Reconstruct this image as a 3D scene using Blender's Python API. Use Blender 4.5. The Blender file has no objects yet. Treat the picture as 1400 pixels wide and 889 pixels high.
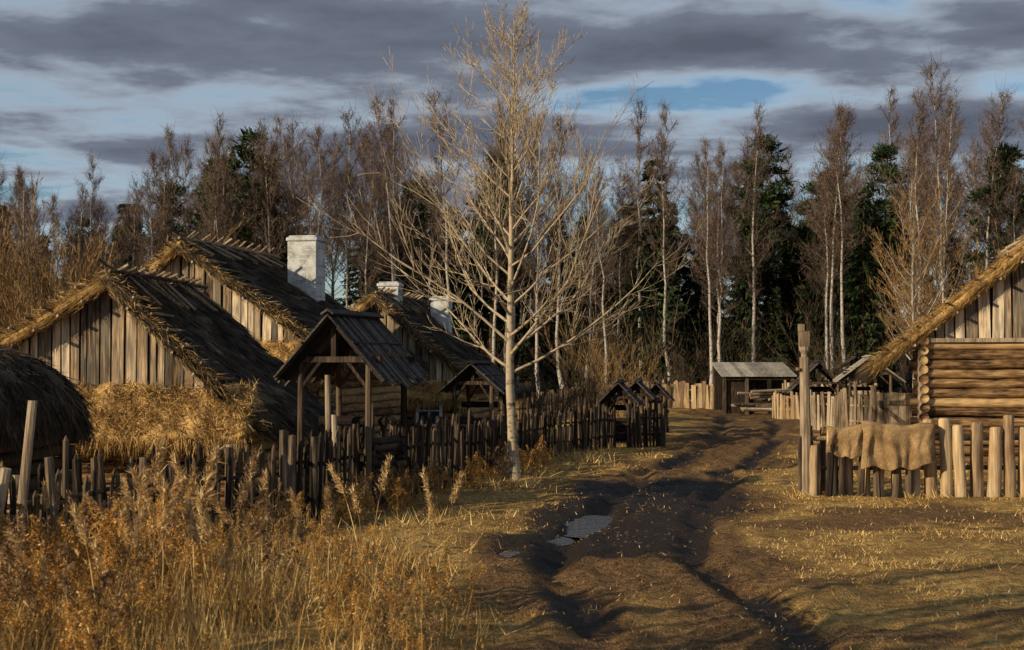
import bpy, math, numpy as np
from mathutils import Vector
R=np.random.default_rng
scene=bpy.context.scene
F=1944.0; CH=2.2; HY=495.0
def PX(px,Y): return (px-700.0)*Y/F
def PZ(py,Y): return CH+(HY-py)*Y/F
# ---------------------------------------------------------------- noise
def vnoise(x,y,seed=0):
    x=np.asarray(x,float);y=np.asarray(y,float)
    xi=np.floor(x).astype(np.int64);yi=np.floor(y).astype(np.int64)
    fx=x-xi;fy=y-yi;fx=fx*fx*(3-2*fx);fy=fy*fy*(3-2*fy)
    def h(a,b):
        n=(a*374761393+b*668265263+seed*1274126177)&0xffffffff
        n=((n^(n>>13))*1103515245)&0xffffffff
        n=((n^(n>>16))*2654435761)&0xffffffff
        return (n&0xffff)/65535.0
    return ((h(xi,yi)*(1-fx)+h(xi+1,yi)*fx)*(1-fy)+(h(xi,yi+1)*(1-fx)+h(xi+1,yi+1)*fx)*fy)
def fbm(x,y,o=4,seed=0):
    s=0;a=.5
    for i in range(o):
        s=s+a*vnoise(np.asarray(x)*2**i,np.asarray(y)*2**i,seed+i*7);a*=.5
    return s
def sst(a,b,x):
    t=np.clip((x-a)/(b-a),0,1);return t*t*(3-2*t)
# ---------------------------------------------------------------- mesh builder
class MB:
    def __init__(s): s.V=[];s.L=[];s.T=[];s.n=0
    def add(s,V,Fc):
        V=np.asarray(V,float).reshape(-1,3);Fc=np.asarray(Fc,np.int64)
        if len(V)==0:return
        s.V.append(V);s.L.append((Fc+s.n).ravel());s.T.append(np.full(len(Fc),Fc.shape[1]));s.n+=len(V)
    def build(s,name,mat,parent=None,smooth=False,data_only=False):
        me=bpy.data.meshes.new(name)
        V=np.concatenate(s.V);L=np.concatenate(s.L);T=np.concatenate(s.T)
        me.vertices.add(len(V));me.vertices.foreach_set('co',V.ravel().astype(np.float32))
        me.loops.add(len(L));me.loops.foreach_set('vertex_index',L.astype(np.int32))
        me.polygons.add(len(T));me.polygons.foreach_set('loop_start',(np.cumsum(T)-T).astype(np.int32))
        me.polygons.foreach_set('use_smooth',np.full(len(T),smooth))
        me.update(calc_edges=True)
        if mat: me.materials.append(mat)
        if data_only: return me
        ob=bpy.data.objects.new(name,me);scene.collection.objects.link(ob)
        if parent: ob.parent=parent
        return ob
    def hexa(s,P):
        s.add(P,[[0,3,2,1],[4,5,6,7],[0,1,5,4],[1,2,6,5],[2,3,7,6],[3,0,4,7]])
    def box(s,x0,x1,y0,y1,z0,z1):
        s.hexa([(x0,y0,z0),(x1,y0,z0),(x1,y1,z0),(x0,y1,z0),(x0,y0,z1),(x1,y0,z1),(x1,y1,z1),(x0,y1,z1)])
    def beam(s,p0,p1,w,t,up=(0,0,1)):
        p0=np.array(p0,float);p1=np.array(p1,float);d=p1-p0;d/=np.linalg.norm(d)
        u=np.cross(d,np.array(up,float));
        if np.linalg.norm(u)<1e-3:u=np.cross(d,(0,1,0))
        u/=np.linalg.norm(u);v=np.cross(u,d)
        a=u*w/2;b=v*t/2
        s.hexa([p0-a-b,p0+a-b,p0+a+b,p0-a+b,p1-a-b,p1+a-b,p1+a+b,p1-a+b])
    def tubes(s,P0,P1,R0,R1,n=4):
        P0=np.asarray(P0,float);P1=np.asarray(P1,float);R0=np.asarray(R0,float);R1=np.asarray(R1,float)
        if len(P0)==0:return
        d=P1-P0;d/=np.linalg.norm(d,axis=1,keepdims=True)+1e-9
        ref=np.where(np.abs(d[:,2:3])<.9,np.array([[0,0,1.]]),np.array([[1.,0,0]]))
        u=np.cross(d,ref);u/=np.linalg.norm(u,axis=1,keepdims=True);v=np.cross(d,u)
        a=np.arange(n)*2*math.pi/n
        ring=u[:,None,:]*np.cos(a)[None,:,None]+v[:,None,:]*np.sin(a)[None,:,None]
        A=P0[:,None,:]+ring*R0[:,None,None];B=P1[:,None,:]+ring*R1[:,None,None]
        V=np.concatenate([A,B],axis=1).reshape(-1,3)
        m=len(P0);base=(np.arange(m)*2*n)[:,None,None]
        i=np.arange(n);j=(i+1)%n
        q=np.stack([i,j,j+n,i+n],axis=1)[None]
        s.add(V,(base+q).reshape(-1,4))
    def poly(s,pts,rad,n=10,rough=0,seed=0,cap=True):
        pts=np.array(pts,float);k=len(pts);rr=R(seed)
        d=np.gradient(pts,axis=0);d/=np.linalg.norm(d,axis=1,keepdims=True)
        ref=np.array([0,0,1.]) if abs(d[0,2])<.9 else np.array([1.,0,0])
        u=np.cross(d,ref);u/=np.linalg.norm(u,axis=1,keepdims=True);v=np.cross(d,u)
        a=np.arange(n)*2*math.pi/n
        rad=np.asarray(rad,float)[:,None]*(1+rough*(rr.random((k,n))-.5))
        V=pts[:,None,:]+rad[:,:,None]*(u[:,None,:]*np.cos(a)[None,:,None]+v[:,None,:]*np.sin(a)[None,:,None])
        Fc=[]
        for r in range(k-1):
            for i in range(n):
                j=(i+1)%n;Fc.append([r*n+i,r*n+j,(r+1)*n+j,(r+1)*n+i])
        base=s.n
        s.add(V.reshape(-1,3),Fc)
        if cap:
            for r in (0,k-1):
                s.L.append(np.arange(n)+base+r*n);s.T.append(np.array([n]))
    def blades(s,P,D,S):
        P=np.asarray(P,float);D=np.asarray(D,float);S=np.asarray(S,float)
        m=len(P);V=np.stack([P-S/2,P+S/2,P+D],axis=1).reshape(-1,3)
        s.add(V,np.arange(m*3).reshape(-1,3))
    def quads(s,P,D,S):
        m=len(P);V=np.stack([P-S/2,P+S/2,P+D+S/3,P+D-S/3],axis=1).reshape(-1,3)
        s.add(V,np.arange(m*4).reshape(-1,4))
def empty(name,loc=(0,0,0),rz=0):
    e=bpy.data.objects.new(name,None);scene.collection.objects.link(e)
    e.location=loc;e.rotation_euler=(0,0,rz);e.empty_display_size=.2;return e
# ---------------------------------------------------------------- materials
def newmat(name,rough=.85,spec=.2):
    m=bpy.data.materials.new(name);m.use_nodes=True;nt=m.node_tree
    b=nt.nodes['Principled BSDF'];b.inputs['Roughness'].default_value=rough
    b.inputs['Specular IOR Level'].default_value=spec
    return m,nt,b
def ramp(nt,fac,stops):
    r=nt.nodes.new('ShaderNodeValToRGB')
    el=r.color_ramp.elements
    while len(el)<len(stops): el.new(.5)
    for e,(p,c) in zip(el,stops): e.position=p;e.color=(*c,1)
    nt.links.new(fac,r.inputs['Fac']);return r.outputs['Color']
def noise(nt,scale,vec=None,detail=4,stretch=None,rough=.6):
    n=nt.nodes.new('ShaderNodeTexNoise');n.inputs['Scale'].default_value=scale;n.inputs['Detail'].default_value=detail
    n.inputs['Roughness'].default_value=rough
    tc=nt.nodes.new('ShaderNodeTexCoord');v=tc.outputs['Object']
    if stretch:
        mp=nt.nodes.new('ShaderNodeMapping');mp.inputs['Scale'].default_value=stretch
        nt.links.new(v,mp.inputs['Vector']);v=mp.outputs['Vector']
    nt.links.new(v,n.inputs['Vector']);return n.outputs['Fac']
def math_(nt,op,a,b=None,c=None,clamp=False):
    n=nt.nodes.new('ShaderNodeMath');n.operation=op;n.use_clamp=clamp
    for i,x in enumerate((a,b,c)):
        if x is None:continue
        if isinstance(x,(int,float)):n.inputs[i].default_value=x
        else:nt.links.new(x,n.inputs[i])
    return n.outputs[0]
def mixc(nt,fac,a,b,mode='MIX'):
    n=nt.nodes.new('ShaderNodeMix');n.data_type='RGBA';n.blend_type=mode
    if isinstance(fac,(int,float)):n.inputs[0].default_value=fac
    else:nt.links.new(fac,n.inputs[0])
    for i,x in ((6,a),(7,b)):
        if isinstance(x,tuple):n.inputs[i].default_value=(*x,1)
        else:nt.links.new(x,n.inputs[i])
    return n.outputs[2]
def island(nt):
    g=nt.nodes.new('ShaderNodeNewGeometry');return g.outputs['Random Per Island']
def bump(nt,b,h,st=.4,dist=.02):
    n=nt.nodes.new('ShaderNodeBump');n.inputs['Strength'].default_value=st;n.inputs['Distance'].default_value=dist
    nt.links.new(h,n.inputs['Height']);nt.links.new(n.outputs[0],b.inputs['Normal'])
def wood(name,dark,mid,light,stretch=(30,30,2),isl=.55,greyed=0):
    m,nt,b=newmat(name)
    n=noise(nt,1,stretch=stretch,detail=4)
    n2=noise(nt,1.3,detail=2)
    r=island(nt)
    f=math_(nt,'ADD',math_(nt,'MULTIPLY',math_(nt,'SUBTRACT',n,.5),1.3),math_(nt,'MULTIPLY',math_(nt,'SUBTRACT',r,.5),isl))
    f=math_(nt,'ADD',f,math_(nt,'MULTIPLY',math_(nt,'SUBTRACT',n2,.5),.6))
    f=math_(nt,'ADD',f,.5)
    c=ramp(nt,f,[(.15,dark),(.45,mid),(.8,light)])
    if greyed:
        n3=noise(nt,1,stretch=(9,9,1.1),detail=4)
        c=mixc(nt,ramp(nt,n3,[(.42,(0,0,0)),(.62,(greyed,)*3)]),c,(.14,.125,.105))
    nt.links.new(c,b.inputs['Base Color']);bump(nt,b,n,.7,.02);return m
def islmat(name,stops,rough=.85,nscale=None,trans=0):
    m,nt,b=newmat(name,rough)
    f=island(nt)
    if nscale:
        n=noise(nt,nscale,detail=3)
        f=math_(nt,'ADD',math_(nt,'MULTIPLY',f,.55),math_(nt,'MULTIPLY',math_(nt,'SUBTRACT',n,.34),1.5))
    c=ramp(nt,f,stops);nt.links.new(c,b.inputs['Base Color'])
    if trans:
        t=nt.nodes.new('ShaderNodeBsdfTranslucent');nt.links.new(c,t.inputs['Color'])
        mx=nt.nodes.new('ShaderNodeMixShader');mx.inputs[0].default_value=trans
        nt.links.new(b.outputs[0],mx.inputs[1]);nt.links.new(t.outputs[0],mx.inputs[2])
        nt.links.new(mx.outputs[0],nt.nodes['Material Output'].inputs['Surface'])
    return m
M_board=wood('weathered_boards',(.06,.040,.026),(.41,.28,.165),(.76,.59,.40),(28,28,1.5),.85,.75)
M_log=wood('log_wood',(.04,.022,.012),(.25,.14,.062),(.52,.34,.16),(3,3,26),.7)
M_grey=wood('grey_wood',(.05,.036,.025),(.22,.155,.10),(.42,.33,.23),(25,25,2),.6)
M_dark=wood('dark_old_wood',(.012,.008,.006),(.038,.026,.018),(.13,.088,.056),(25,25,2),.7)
M_post=wood('peeled_post_wood',(.12,.06,.026),(.36,.225,.11),(.58,.42,.24),(22,22,1.5),.6,.45)
M_roofb=wood('roof_boards',(.012,.01,.009),(.038,.032,.029),(.12,.10,.09),(20,20,20),.8)
M_shed=wood('silver_roof_boards',(.12,.10,.08),(.28,.24,.19),(.46,.41,.33),(20,2,20),.5)
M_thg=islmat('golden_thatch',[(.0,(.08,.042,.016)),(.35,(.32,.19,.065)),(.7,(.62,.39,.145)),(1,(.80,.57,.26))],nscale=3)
M_tho=islmat('old_shaded_thatch',[(.1,(.015,.011,.008)),(.45,(.042,.030,.020)),(.8,(.10,.070,.045)),(1,(.24,.17,.10))],nscale=1.4)  # weathered straw, darkened further to carry the shade on right-hand slopes
M_twig=islmat('forest_twigs',[(0,(.060,.040,.032)),(.5,(.13,.087,.066)),(1,(.23,.165,.125))])
M_brush=islmat('brush_twigs',[(0,(.03,.022,.014)),(.5,(.07,.048,.03)),(1,(.13,.09,.055))])
M_twigo=islmat('willow_twigs',[(0,(.10,.06,.025)),(.5,(.22,.13,.055)),(1,(.36,.22,.10))])
M_hero=islmat('hero_twigs',[(0,(.18,.125,.075)),(.5,(.38,.285,.18)),(1,(.58,.47,.33))])
M_pine=islmat('pine_needles',[(0,(.007,.015,.006)),(.5,(.022,.042,.013)),(1,(.07,.095,.028))])
M_grass=islmat('dry_grass',[(0,(.15,.08,.025)),(.4,(.46,.27,.08)),(.8,(.72,.47,.16)),(1,(.85,.64,.30))])
M_weed=islmat('goldenrod_fluff',[(0,(.14,.06,.014)),(.5,(.52,.25,.05)),(.85,(.82,.49,.14)),(1,(.9,.72,.40))],trans=.25)
M_weedd=islmat('brown_weed_fluff',[(0,(.07,.035,.014)),(.6,(.26,.14,.055)),(1,(.60,.43,.25))],trans=.2)
M_plume=islmat('plume_grass',[(0,(.22,.12,.045)),(.5,(.54,.34,.13)),(1,(.85,.64,.36))],trans=.25)
def barkmat(name,pale,dark,thr):
    m,nt,b=newmat(name)
    n=noise(nt,1,stretch=(5,5,9),detail=5)
    c=ramp(nt,n,[(thr-.06,dark),(thr+.04,pale),(1,tuple(min(1,x*1.15) for x in pale))])
    nt.links.new(c,b.inputs['Base Color']);bump(nt,b,n,.5,.02);return m
M_birch=barkmat('birch_bark',(.42,.37,.32),(.06,.05,.04),.42)
M_hbark=barkmat('tree_bark',(.40,.31,.21),(.08,.06,.04),.43)
M_pbark=barkmat('pine_bark',(.16,.09,.05),(.05,.03,.02),.45)
m,nt,b=newmat('whitewashed_brick',.9)
br=nt.nodes.new('ShaderNodeTexBrick');br.inputs['Scale'].default_value=4
br.inputs['Color1'].default_value=(.62,.61,.58,1);br.inputs['Color2'].default_value=(.30,.28,.27,1);br.inputs['Mortar'].default_value=(.25,.23,.21,1)
tc=nt.nodes.new('ShaderNodeTexCoord');mp=nt.nodes.new('ShaderNodeMapping');mp.inputs['Rotation'].default_value=(math.radians(90),0,0)
nt.links.new(tc.outputs['Object'],mp.inputs['Vector']);nt.links.new(mp.outputs[0],br.inputs['Vector'])
n=noise(nt,3,detail=6);c=mixc(nt,ramp(nt,n,[(.40,(0,0,0)),(.6,(1,1,1))]),br.outputs['Color'],(.58,.58,.57))
n=noise(nt,1.6,detail=5);c=mixc(nt,ramp(nt,n,[(.5,(0,0,0)),(.7,(.6,.6,.6))]),c,(.24,.22,.20))
nt.links.new(c,b.inputs['Base Color']);bump(nt,b,n,.8,.04);M_chim=m
m,nt,b=newmat('burlap',.95)
n=noise(nt,45,detail=3);n2=noise(nt,4,detail=5)
c=mixc(nt,ramp(nt,n2,[(.35,(0,0,0)),(.65,(1,1,1))]),(.22,.13,.06),(.50,.33,.16));c=mixc(nt,ramp(nt,n,[(.4,(.5,.5,.5)),(.6,(0,0,0))]),c,(.17,.10,.045))
nt.links.new(c,b.inputs['Base Color']);bump(nt,b,n,.9,.02);M_burlap=m
m,nt,b=newmat('white_paint',.6);n=noise(nt,9)
nt.links.new(ramp(nt,n,[(.3,(.45,.45,.43)),(.6,(.75,.75,.73))]),b.inputs['Base Color']);M_white=m
m,nt,b=newmat('window_glass',.08,.5);b.inputs['Base Color'].default_value=(.03,.045,.06,1);M_glass=m
m,nt,b=newmat('puddle_water',.10,1.0);b.inputs['Base Color'].default_value=(.06,.065,.07,1);b.inputs['IOR'].default_value=1.6
n=noise(nt,11,detail=3);bump(nt,b,n,.6,.02);M_water=m
# ---------------------------------------------------------------- terrain
RY=np.array([-5,8,12,17,21,27.6,34,40,48,57,71,90]);RX=np.array([1.2,1.3,1.3,1.25,1.7,3.1,4.8,6.4,8.0,9.2,9.4,8])
def roadx(Y):return np.interp(Y,RY,RX)
FY=np.array([0,10,15,20,26.5,33,37.5,40,60]);FX=np.array([-3,-4.6,-5.4,-3.1,-1.0,.6,2.6,4.0,4])
def fencex(Y):return np.interp(Y,FY,FX)
PUD=[(1.15,21.1,.80,1.4),(.55,19.3,.28,.5),(0.0,17.2,.16,.4)]
def gz(X,Y,fine=True):
    X=np.asarray(X,float);Y=np.asarray(Y,float)
    z=-.5*sst(.3,3.2,fencex(np.clip(Y,0,60))-X)*sst(8,14,Y)*(1-sst(60,75,Y))
    z=z+(fbm(X*.12,Y*.12,3,5)-.45)*.35*sst(6,20,np.hypot(X,Y))
    z=z+8*sst(125,190,Y)
    wob=(vnoise(X*0+3,Y*.5,61)-.5)*.5
    d=X-roadx(Y)+wob;near=(Y<85)
    amp=sst(0,4,30-np.abs(Y-25))+.3
    rut=.9*np.exp(-((d-.85)/.24)**2)+np.exp(-((d+.85)/.26)**2)
    z=z-near*rut*.12*(0.35+1.2*vnoise(X*0.7,Y*.6,3))*np.clip(amp,0,1)
    z=z+near*.03*(np.exp(-((np.abs(d)-1.2)/.15)**2)+np.exp(-((np.abs(d)-.52)/.13)**2))
    z=z-near*.05*np.exp(-(d/1.7)**2)
    if fine:
        onr=1-sst(1.2,2.6,np.abs(d))
        z=z+(fbm(X*1.4,Y*1.4,3,11)-.45)*.12+(fbm(X*5,Y*5,2,21)-.37)*.045
        z=z+onr*near*((fbm(X*3.1,Y*2.2,3,71)-.44)*.17)
    for (a,c,rx,ry) in PUD:
        z=z-.09*np.exp(-(((X-a)/rx)**2+((Y-c)/ry)**2)**1.5)
    return z
def axis(segs):
    o=[]
    for a,b,s in segs:o.append(np.arange(a,b,s))
    return np.concatenate(o+[np.array([segs[-1][1]])])
xs=axis([(-900,-120,60),(-120,-30,5),(-30,-8,.6),(-8,-3,.14),(-3,7,.07),(7,14,.12),(14,32,.6),(32,120,5),(120,900,60)])
ys=axis([(-300,-20,30),(-20,7,1.5),(7,32,.08),(32,60,.25),(60,130,1.5),(130,240,8),(240,1500,90)])
GX,GY=np.meshgrid(xs,ys);GZ=gz(GX,GY)
nx,ny=len(xs),len(ys)
idx=np.arange(nx*ny).reshape(ny,nx)
mb=MB();mb.add(np.stack([GX,GY,GZ],-1).reshape(-1,3),np.stack([idx[:-1,:-1],idx[:-1,1:],idx[1:,1:],idx[1:,:-1]],-1).reshape(-1,4))
def bares(X,Y):
    d=X-roadx(Y);e=(fbm(X*.8,Y*.5,4,31)-.47)*2.8
    bb=1-sst(.9,2.5,np.abs(d)+e)
    mid=np.exp(-(d/.38)**2)*sst(.4,.6,fbm(X*.9,Y*.5,3,91))
    bb=bb*(1-.6*mid)
    return np.maximum(bb,.8*sst(.49,.60,fbm(X*.35,Y*.6,4,41))*(d>0)*(Y<60)*1.0)
d=GX-roadx(GY)+(vnoise(GX*0+3,GY*.5,61)-.5)*.5
edge=(fbm(GX*.8,GY*.5,4,31)-.47)*2.4
bare=bares(GX,GY)
rut=np.exp(-((d-.85)/.3)**2)*.8+np.exp(-((d+.85)/.42)**2)
wet_shade=(1-sst(.3,1.0,np.sqrt(((d+.4)/2.4)**2+((GY-22.5)/9)**2)+edge*.3))  # dark road patch: wet mud with part of the road's shadow painted in
wet_shade=np.maximum(wet_shade,rut*(GY<60)*sst(.30,.5,fbm(GX*.6,GY*.3,3,51)))
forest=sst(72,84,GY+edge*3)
M,nt,b=newmat('ground_earth',.95,.1)
def att(n):
    a=nt.nodes.new('ShaderNodeAttribute');a.attribute_name=n;return a.outputs['Fac']
n1=noise(nt,.6,detail=4,rough=.65);n2=noise(nt,9,detail=4,rough=.7);n3=noise(nt,45,detail=2)
gr=ramp(nt,n2,[(.3,(.18,.10,.033)),(.5,(.46,.28,.09)),(.7,(.72,.48,.175))])
gr=mixc(nt,ramp(nt,n1,[(.42,(0,0,0)),(.6,(.8,.8,.8))]),gr,(.21,.118,.045))
di=ramp(nt,math_(nt,'ADD',math_(nt,'MULTIPLY',n3,.5),math_(nt,'MULTIPLY',n2,.5)),[(.36,(.05,.027,.013)),(.5,(.18,.10,.045)),(.66,(.40,.245,.105))])
fm=math_(nt,'ADD',att('bare'),math_(nt,'MULTIPLY',math_(nt,'SUBTRACT',n2,.5),1.6))
c=mixc(nt,ramp(nt,fm,[(.3,(0,0,0)),(.7,(1,1,1))]),gr,di)
wm=math_(nt,'ADD',att('wet_shade'),math_(nt,'MULTIPLY',math_(nt,'SUBTRACT',n2,.5),1.3))
wr=ramp(nt,wm,[(.35,(0,0,0)),(.6,(1,1,1))])
c=mixc(nt,wr,c,mixc(nt,n3,(.012,.008,.005),(.050,.030,.016)))
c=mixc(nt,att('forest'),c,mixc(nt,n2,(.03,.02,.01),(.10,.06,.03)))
nt.links.new(c,b.inputs['Base Color'])
nt.links.new(math_(nt,'SUBTRACT',.95,math_(nt,'MULTIPLY',wr,.42)),b.inputs['Roughness'])
bump(nt,b,math_(nt,'ADD',n2,math_(nt,'MULTIPLY',n3,.5)),1.0,.12)
g=mb.build('ground',M,smooth=True)
for nm,a in (('bare',bare),('wet_shade',wet_shade),('forest',forest)):
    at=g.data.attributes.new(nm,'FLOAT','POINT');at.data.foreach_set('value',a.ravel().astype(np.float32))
for k,(a,c,rx,ry) in enumerate(PUD):
    sel=(np.abs(GX-a)<rx*.7)&(np.abs(GY-c)<ry*.7);lvl=float(np.percentile(GZ[sel],50))
    t=np.linspace(0,2*math.pi,33)[:-1];mb=MB()
    V=np.concatenate([[[a,c,lvl]],np.stack([a+rx*1.05*np.cos(t),c+ry*1.05*np.sin(t),np.full(32,lvl)],-1)])
    mb.add(V,[[0,i+1,(i+1)%32+1] for i in range(32)]);mb.build('puddle',M_water)
# ---------------------------------------------------------------- grass
def grass(name,N,x0,x1,y0,y1,h0,h1,mask,seed,w=.007,power=1,flat=0):
    r=R(seed);u=r.random(N)**power
    Y=y0+(y1-y0)*u;X=x0+(x1-x0)*r.random(N)
    k=r.random(N)<mask(X,Y);X=X[k];Y=Y[k];m=len(X)
    Z=gz(X,Y)-.005+.01*flat
    h=(h0+(h1-h0)*r.random(m))*(.4+1.2*fbm(X*1.5,Y*1.5,2,9))
    a=r.random(m)*2*math.pi;ln=.3+r.random(m)*1.3
    D=np.stack([np.cos(a)*ln*h,np.sin(a)*ln*h,h*((1.1-.6*ln) if not flat else .12+0*ln)],-1)
    b_=r.random(m)*math.pi;ww=w*(1+Y/18)
    S=np.stack([np.cos(b_)*ww,np.sin(b_)*ww,0*ww],-1)
    mb=MB();mb.blades(np.stack([X,Y,Z],-1),D,S);return mb.build(name,M_grass)
def mroad(X,Y): return (1-bares(X,Y))*(.1+.9*sst(.38,.6,fbm(X*1.2,Y*1.2,3,77)))+.008
grass('dry_grass',330000,-7,16,8,40,.02,.10,mroad,1,.006,1.2)
grass('straw_litter',60000,-4,14,8.5,38,.05,.14,lambda X,Y:.08+.85*sst(.47,.66,fbm(X*1.1,Y*.8,3,87)),12,.006,1.2,1)
def medge(X,Y):
    d=roadx(Y)-X
    return sst(1.5,3.0,d+(fbm(X,Y,3,5)-.45)*2.5)*(.05+.95*sst(.42,.56,fbm(X*.9,Y*.9,3,8)))
grass('long_dry_grass',60000,-8,2.5,9,40,.12,.42,medge,2,.008,1.2)
def mfr(X,Y):return np.exp(-((Y-23.8)/.45)**2)*.9*sst(.3,.6,fbm(X*1.5,Y,3,18))
grass('fence_grass',9000,4.6,13,22.5,25.5,.08,.3,mfr,3,.007)
# ---------------------------------------------------------------- trees
def grow(segs,p,d,L,r,lev,maxlev,rr,up,nch,ang,wob=.18,minr=.004,ratio=.45):
    ns=6 if lev==0 else (5 if lev==1 else 3)
    st=L/ns;pts=p.copy()
    for i in range(ns):
        r0=r*(1-.8*i/ns);r1=r*(1-.8*(i+1)/ns)
        d=d+rr.normal(0,wob,3)+np.array([0,0,up/ns]);d/=np.linalg.norm(d)
        q=pts+d*st
        segs.append((pts,q,max(r0,minr),max(r1,minr*.7),lev))
        if lev<maxlev and (i>=1 or lev>0):
            for _ in range(rr.poisson(nch/ns) if lev>0 else int(np.ceil(nch/ns))):
                s=rr.normal(0,1,3);s-=d*np.dot(s,d);s/=np.linalg.norm(s)+1e-6
                a=ang*(.7+.6*rr.random());dd=d*math.cos(a)+s*math.sin(a)
                t=rr.random();grow(segs,pts+(q-pts)*t,dd,L*ratio*(.6+.7*rr.random())*(1-.45*i/ns),r0*.5,lev+1,maxlev,rr,up,nch*.8,ang,wob,minr,ratio)
        pts=q
def segs_to(mb,segs,n=4,scale=1):
    P0=np.array([s[0] for s in segs]);P1=np.array([s[1] for s in segs]);a=np.array([s[2] for s in segs]);b=np.array([s[3] for s in segs])
    mb.tubes(P0,P1,a,b,n)
def segs_light(mb,segs,rr,lim=1):
    big=[s for s in segs if s[4]<lim];sm=[s for s in segs if s[4]>=lim]
    if big: segs_to(mb,big,3)
    if sm:
        P0=np.array([s[0] for s in sm]);D=np.array([s[1] for s in sm])-P0;r=np.array([s[2] for s in sm])
        S=np.cross(D,rr.normal(0,1,D.shape));S/=np.linalg.norm(S,axis=1,keepdims=True)+1e-9
        mb.blades(P0,D*1.25,S*(r*2.6)[:,None])
def trunk(mb,H,r,rr,wob=.15,n=12,k=16,z0=0):
    z=np.linspace(z0,H,k);x=np.cumsum(rr.normal(0,wob/k,k));y=np.cumsum(rr.normal(0,wob/k,k));x-=x[0];y-=y[0]
    rad=r*(1-.95*(z/H).clip(0,1)**.7);rad[0]*=1.3
    mb.poly(np.stack([x,y,z],-1),rad,n,.08,1);return z,x,y,rad
def hero(name,loc,seed,H,r,start,spread,nprim,matB,matT,up=.55,minr=.0045,maxlev=2,nch=9,wob=.11,pw=1.05,tw=.5):
    rr=R(seed);e=empty(name,loc,0);mb=MB();z,x,y,rad=trunk(mb,H,r,rr,tw)
    mb.build('trunk',matB,e,True)
    segs=[]
    for i in range(nprim):
        t=(i+rr.random())/nprim;zz=start+(H*.97-start)*t**pw
        px=np.interp(zz,z,x);py=np.interp(zz,z,y);rd=np.interp(zz,z,rad)
        a=i*2.4+rr.normal(0,.4);el=math.radians(33+22*t+rr.normal(0,7))
        L=spread*(1.12-t)**.85*(.7+.5*rr.random())
        d=np.array([math.cos(a)*math.cos(el),math.sin(a)*math.cos(el),math.sin(el)])
        grow(segs,np.array([px,py,zz]),d,L,min(rd*.45,.006+.0085*L),0,maxlev,rr,up,nch*(1-.5*t),.6,wob,minr)
    big=[s for s in segs if s[4]==0];sm=[s for s in segs if s[4]>0]
    mb=MB();segs_to(mb,big,6);mb.build('limbs',matB,e,True)
    if sm:
        mb=MB();segs_to(mb,sm,3);mb.build('twigs',matT,e)
    return e
hero('bare_birch_tree',(PX(702,27.6),27.6,float(gz(0.03,27.6))-.03),14,8.95,.12,1.85,3.9,46,M_hbark,M_hero,.50,.0042,2,12,.10,.9,.2)
def bush(name,loc,seed,H,nst,spread,matT,minr=.008,nch=7,maxlev=2,r=.05):
    rr=R(seed);e=empty(name,loc);segs=[]
    for i in range(nst):
        a=rr.random()*6.283;el=math.radians(90-spread*rr.random()**.7)
        d=np.array([math.cos(a)*math.cos(el),math.sin(a)*math.cos(el),math.sin(el)])
        grow(segs,np.array([rr.normal(0,.15*H*.2),rr.normal(0,.15*H*.2),-.1]),d,H*(.6+.4*rr.random()),r,0,maxlev,rr,.25,nch,.42,.055,minr,.42)
    mb=MB();segs_light(mb,segs,rr,2);mb.build('branches',matT,e);return e
def at(px,Y): 
    x=PX(px,Y);return (x,Y,float(gz(x,Y))-.03)
bush('bare_willow_tree',at(75,46),11,7.6,26,46,M_twigo,.010,20,2,.045)
bush('bare_willow_tree',at(-30,50),12,7.6,24,46,M_twigo,.010,20,2,.045)
bush('bare_willow_tree',at(1290,66),14,8,16,30,M_twigo,.012,12,2,.05)
hero('bare_aspen_tree',at(1250,58),21,9.8,.11,1.8,3.4,28,M_birch,M_twigo,.7,.010,2,9,.07)
hero('bare_aspen_tree',at(1292,60),22,10.4,.11,1.8,3.4,28,M_birch,M_twigo,.7,.010,2,9,.07)
for k,(px,Y,H) in enumerate([(800,52,4.0),(850,58,3.6),(735,48,3.0),(1150,70,4),(930,74,3),(640,60,4)]):
    bush('bare_shrub',at(px,Y),30+k,H,14,50,M_twigo if k<2 else M_brush,.007,8,2,.025)
def forest_birch(seed,H):
    rr=R(seed);mb=MB();z,x,y,rad=trunk(mb,H,.10+.004*H,rr,1.6,6,10)
    tr=mb.build('b_trunk',M_birch,data_only=True,smooth=True)
    segs=[];st=H*(.28+.2*rr.random());n=40;wd=.85+.5*rr.random()
    for i in range(n):
        t=(i+rr.random())/n;zz=st+(H*.98-st)*t
        p=np.array([np.interp(zz,z,x),np.interp(zz,z,y),zz]);a=rr.random()*6.28;el=math.radians(40+22*t)
        L=wd*(3.6*(1.12-t)**.8*(.45+.55*min(1,t*3+.2)))*(.5+.7*rr.random())
        grow(segs,p,np.array([math.cos(a)*math.cos(el),math.sin(a)*math.cos(el),math.sin(el)]),L,.03,0,2,rr,.35,7,.55,.09,.010)
    mb=MB();segs_light(mb,segs,rr,1)
    NT=1500;P=np.array([s[1] for s in segs]);k=rr.integers(0,len(P),NT);P=P[k]+rr.normal(0,.12,(NT,3))
    D=rr.normal(0,.30,(NT,3));D[:,2]=rr.normal(.15,.45,NT);S=rr.normal(0,1,(NT,3));S/=np.linalg.norm(S,axis=1,keepdims=True);mb.blades(P,D,S*.024)
    return [tr,mb.build('b_twigs',M_twig,data_only=True)]
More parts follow.
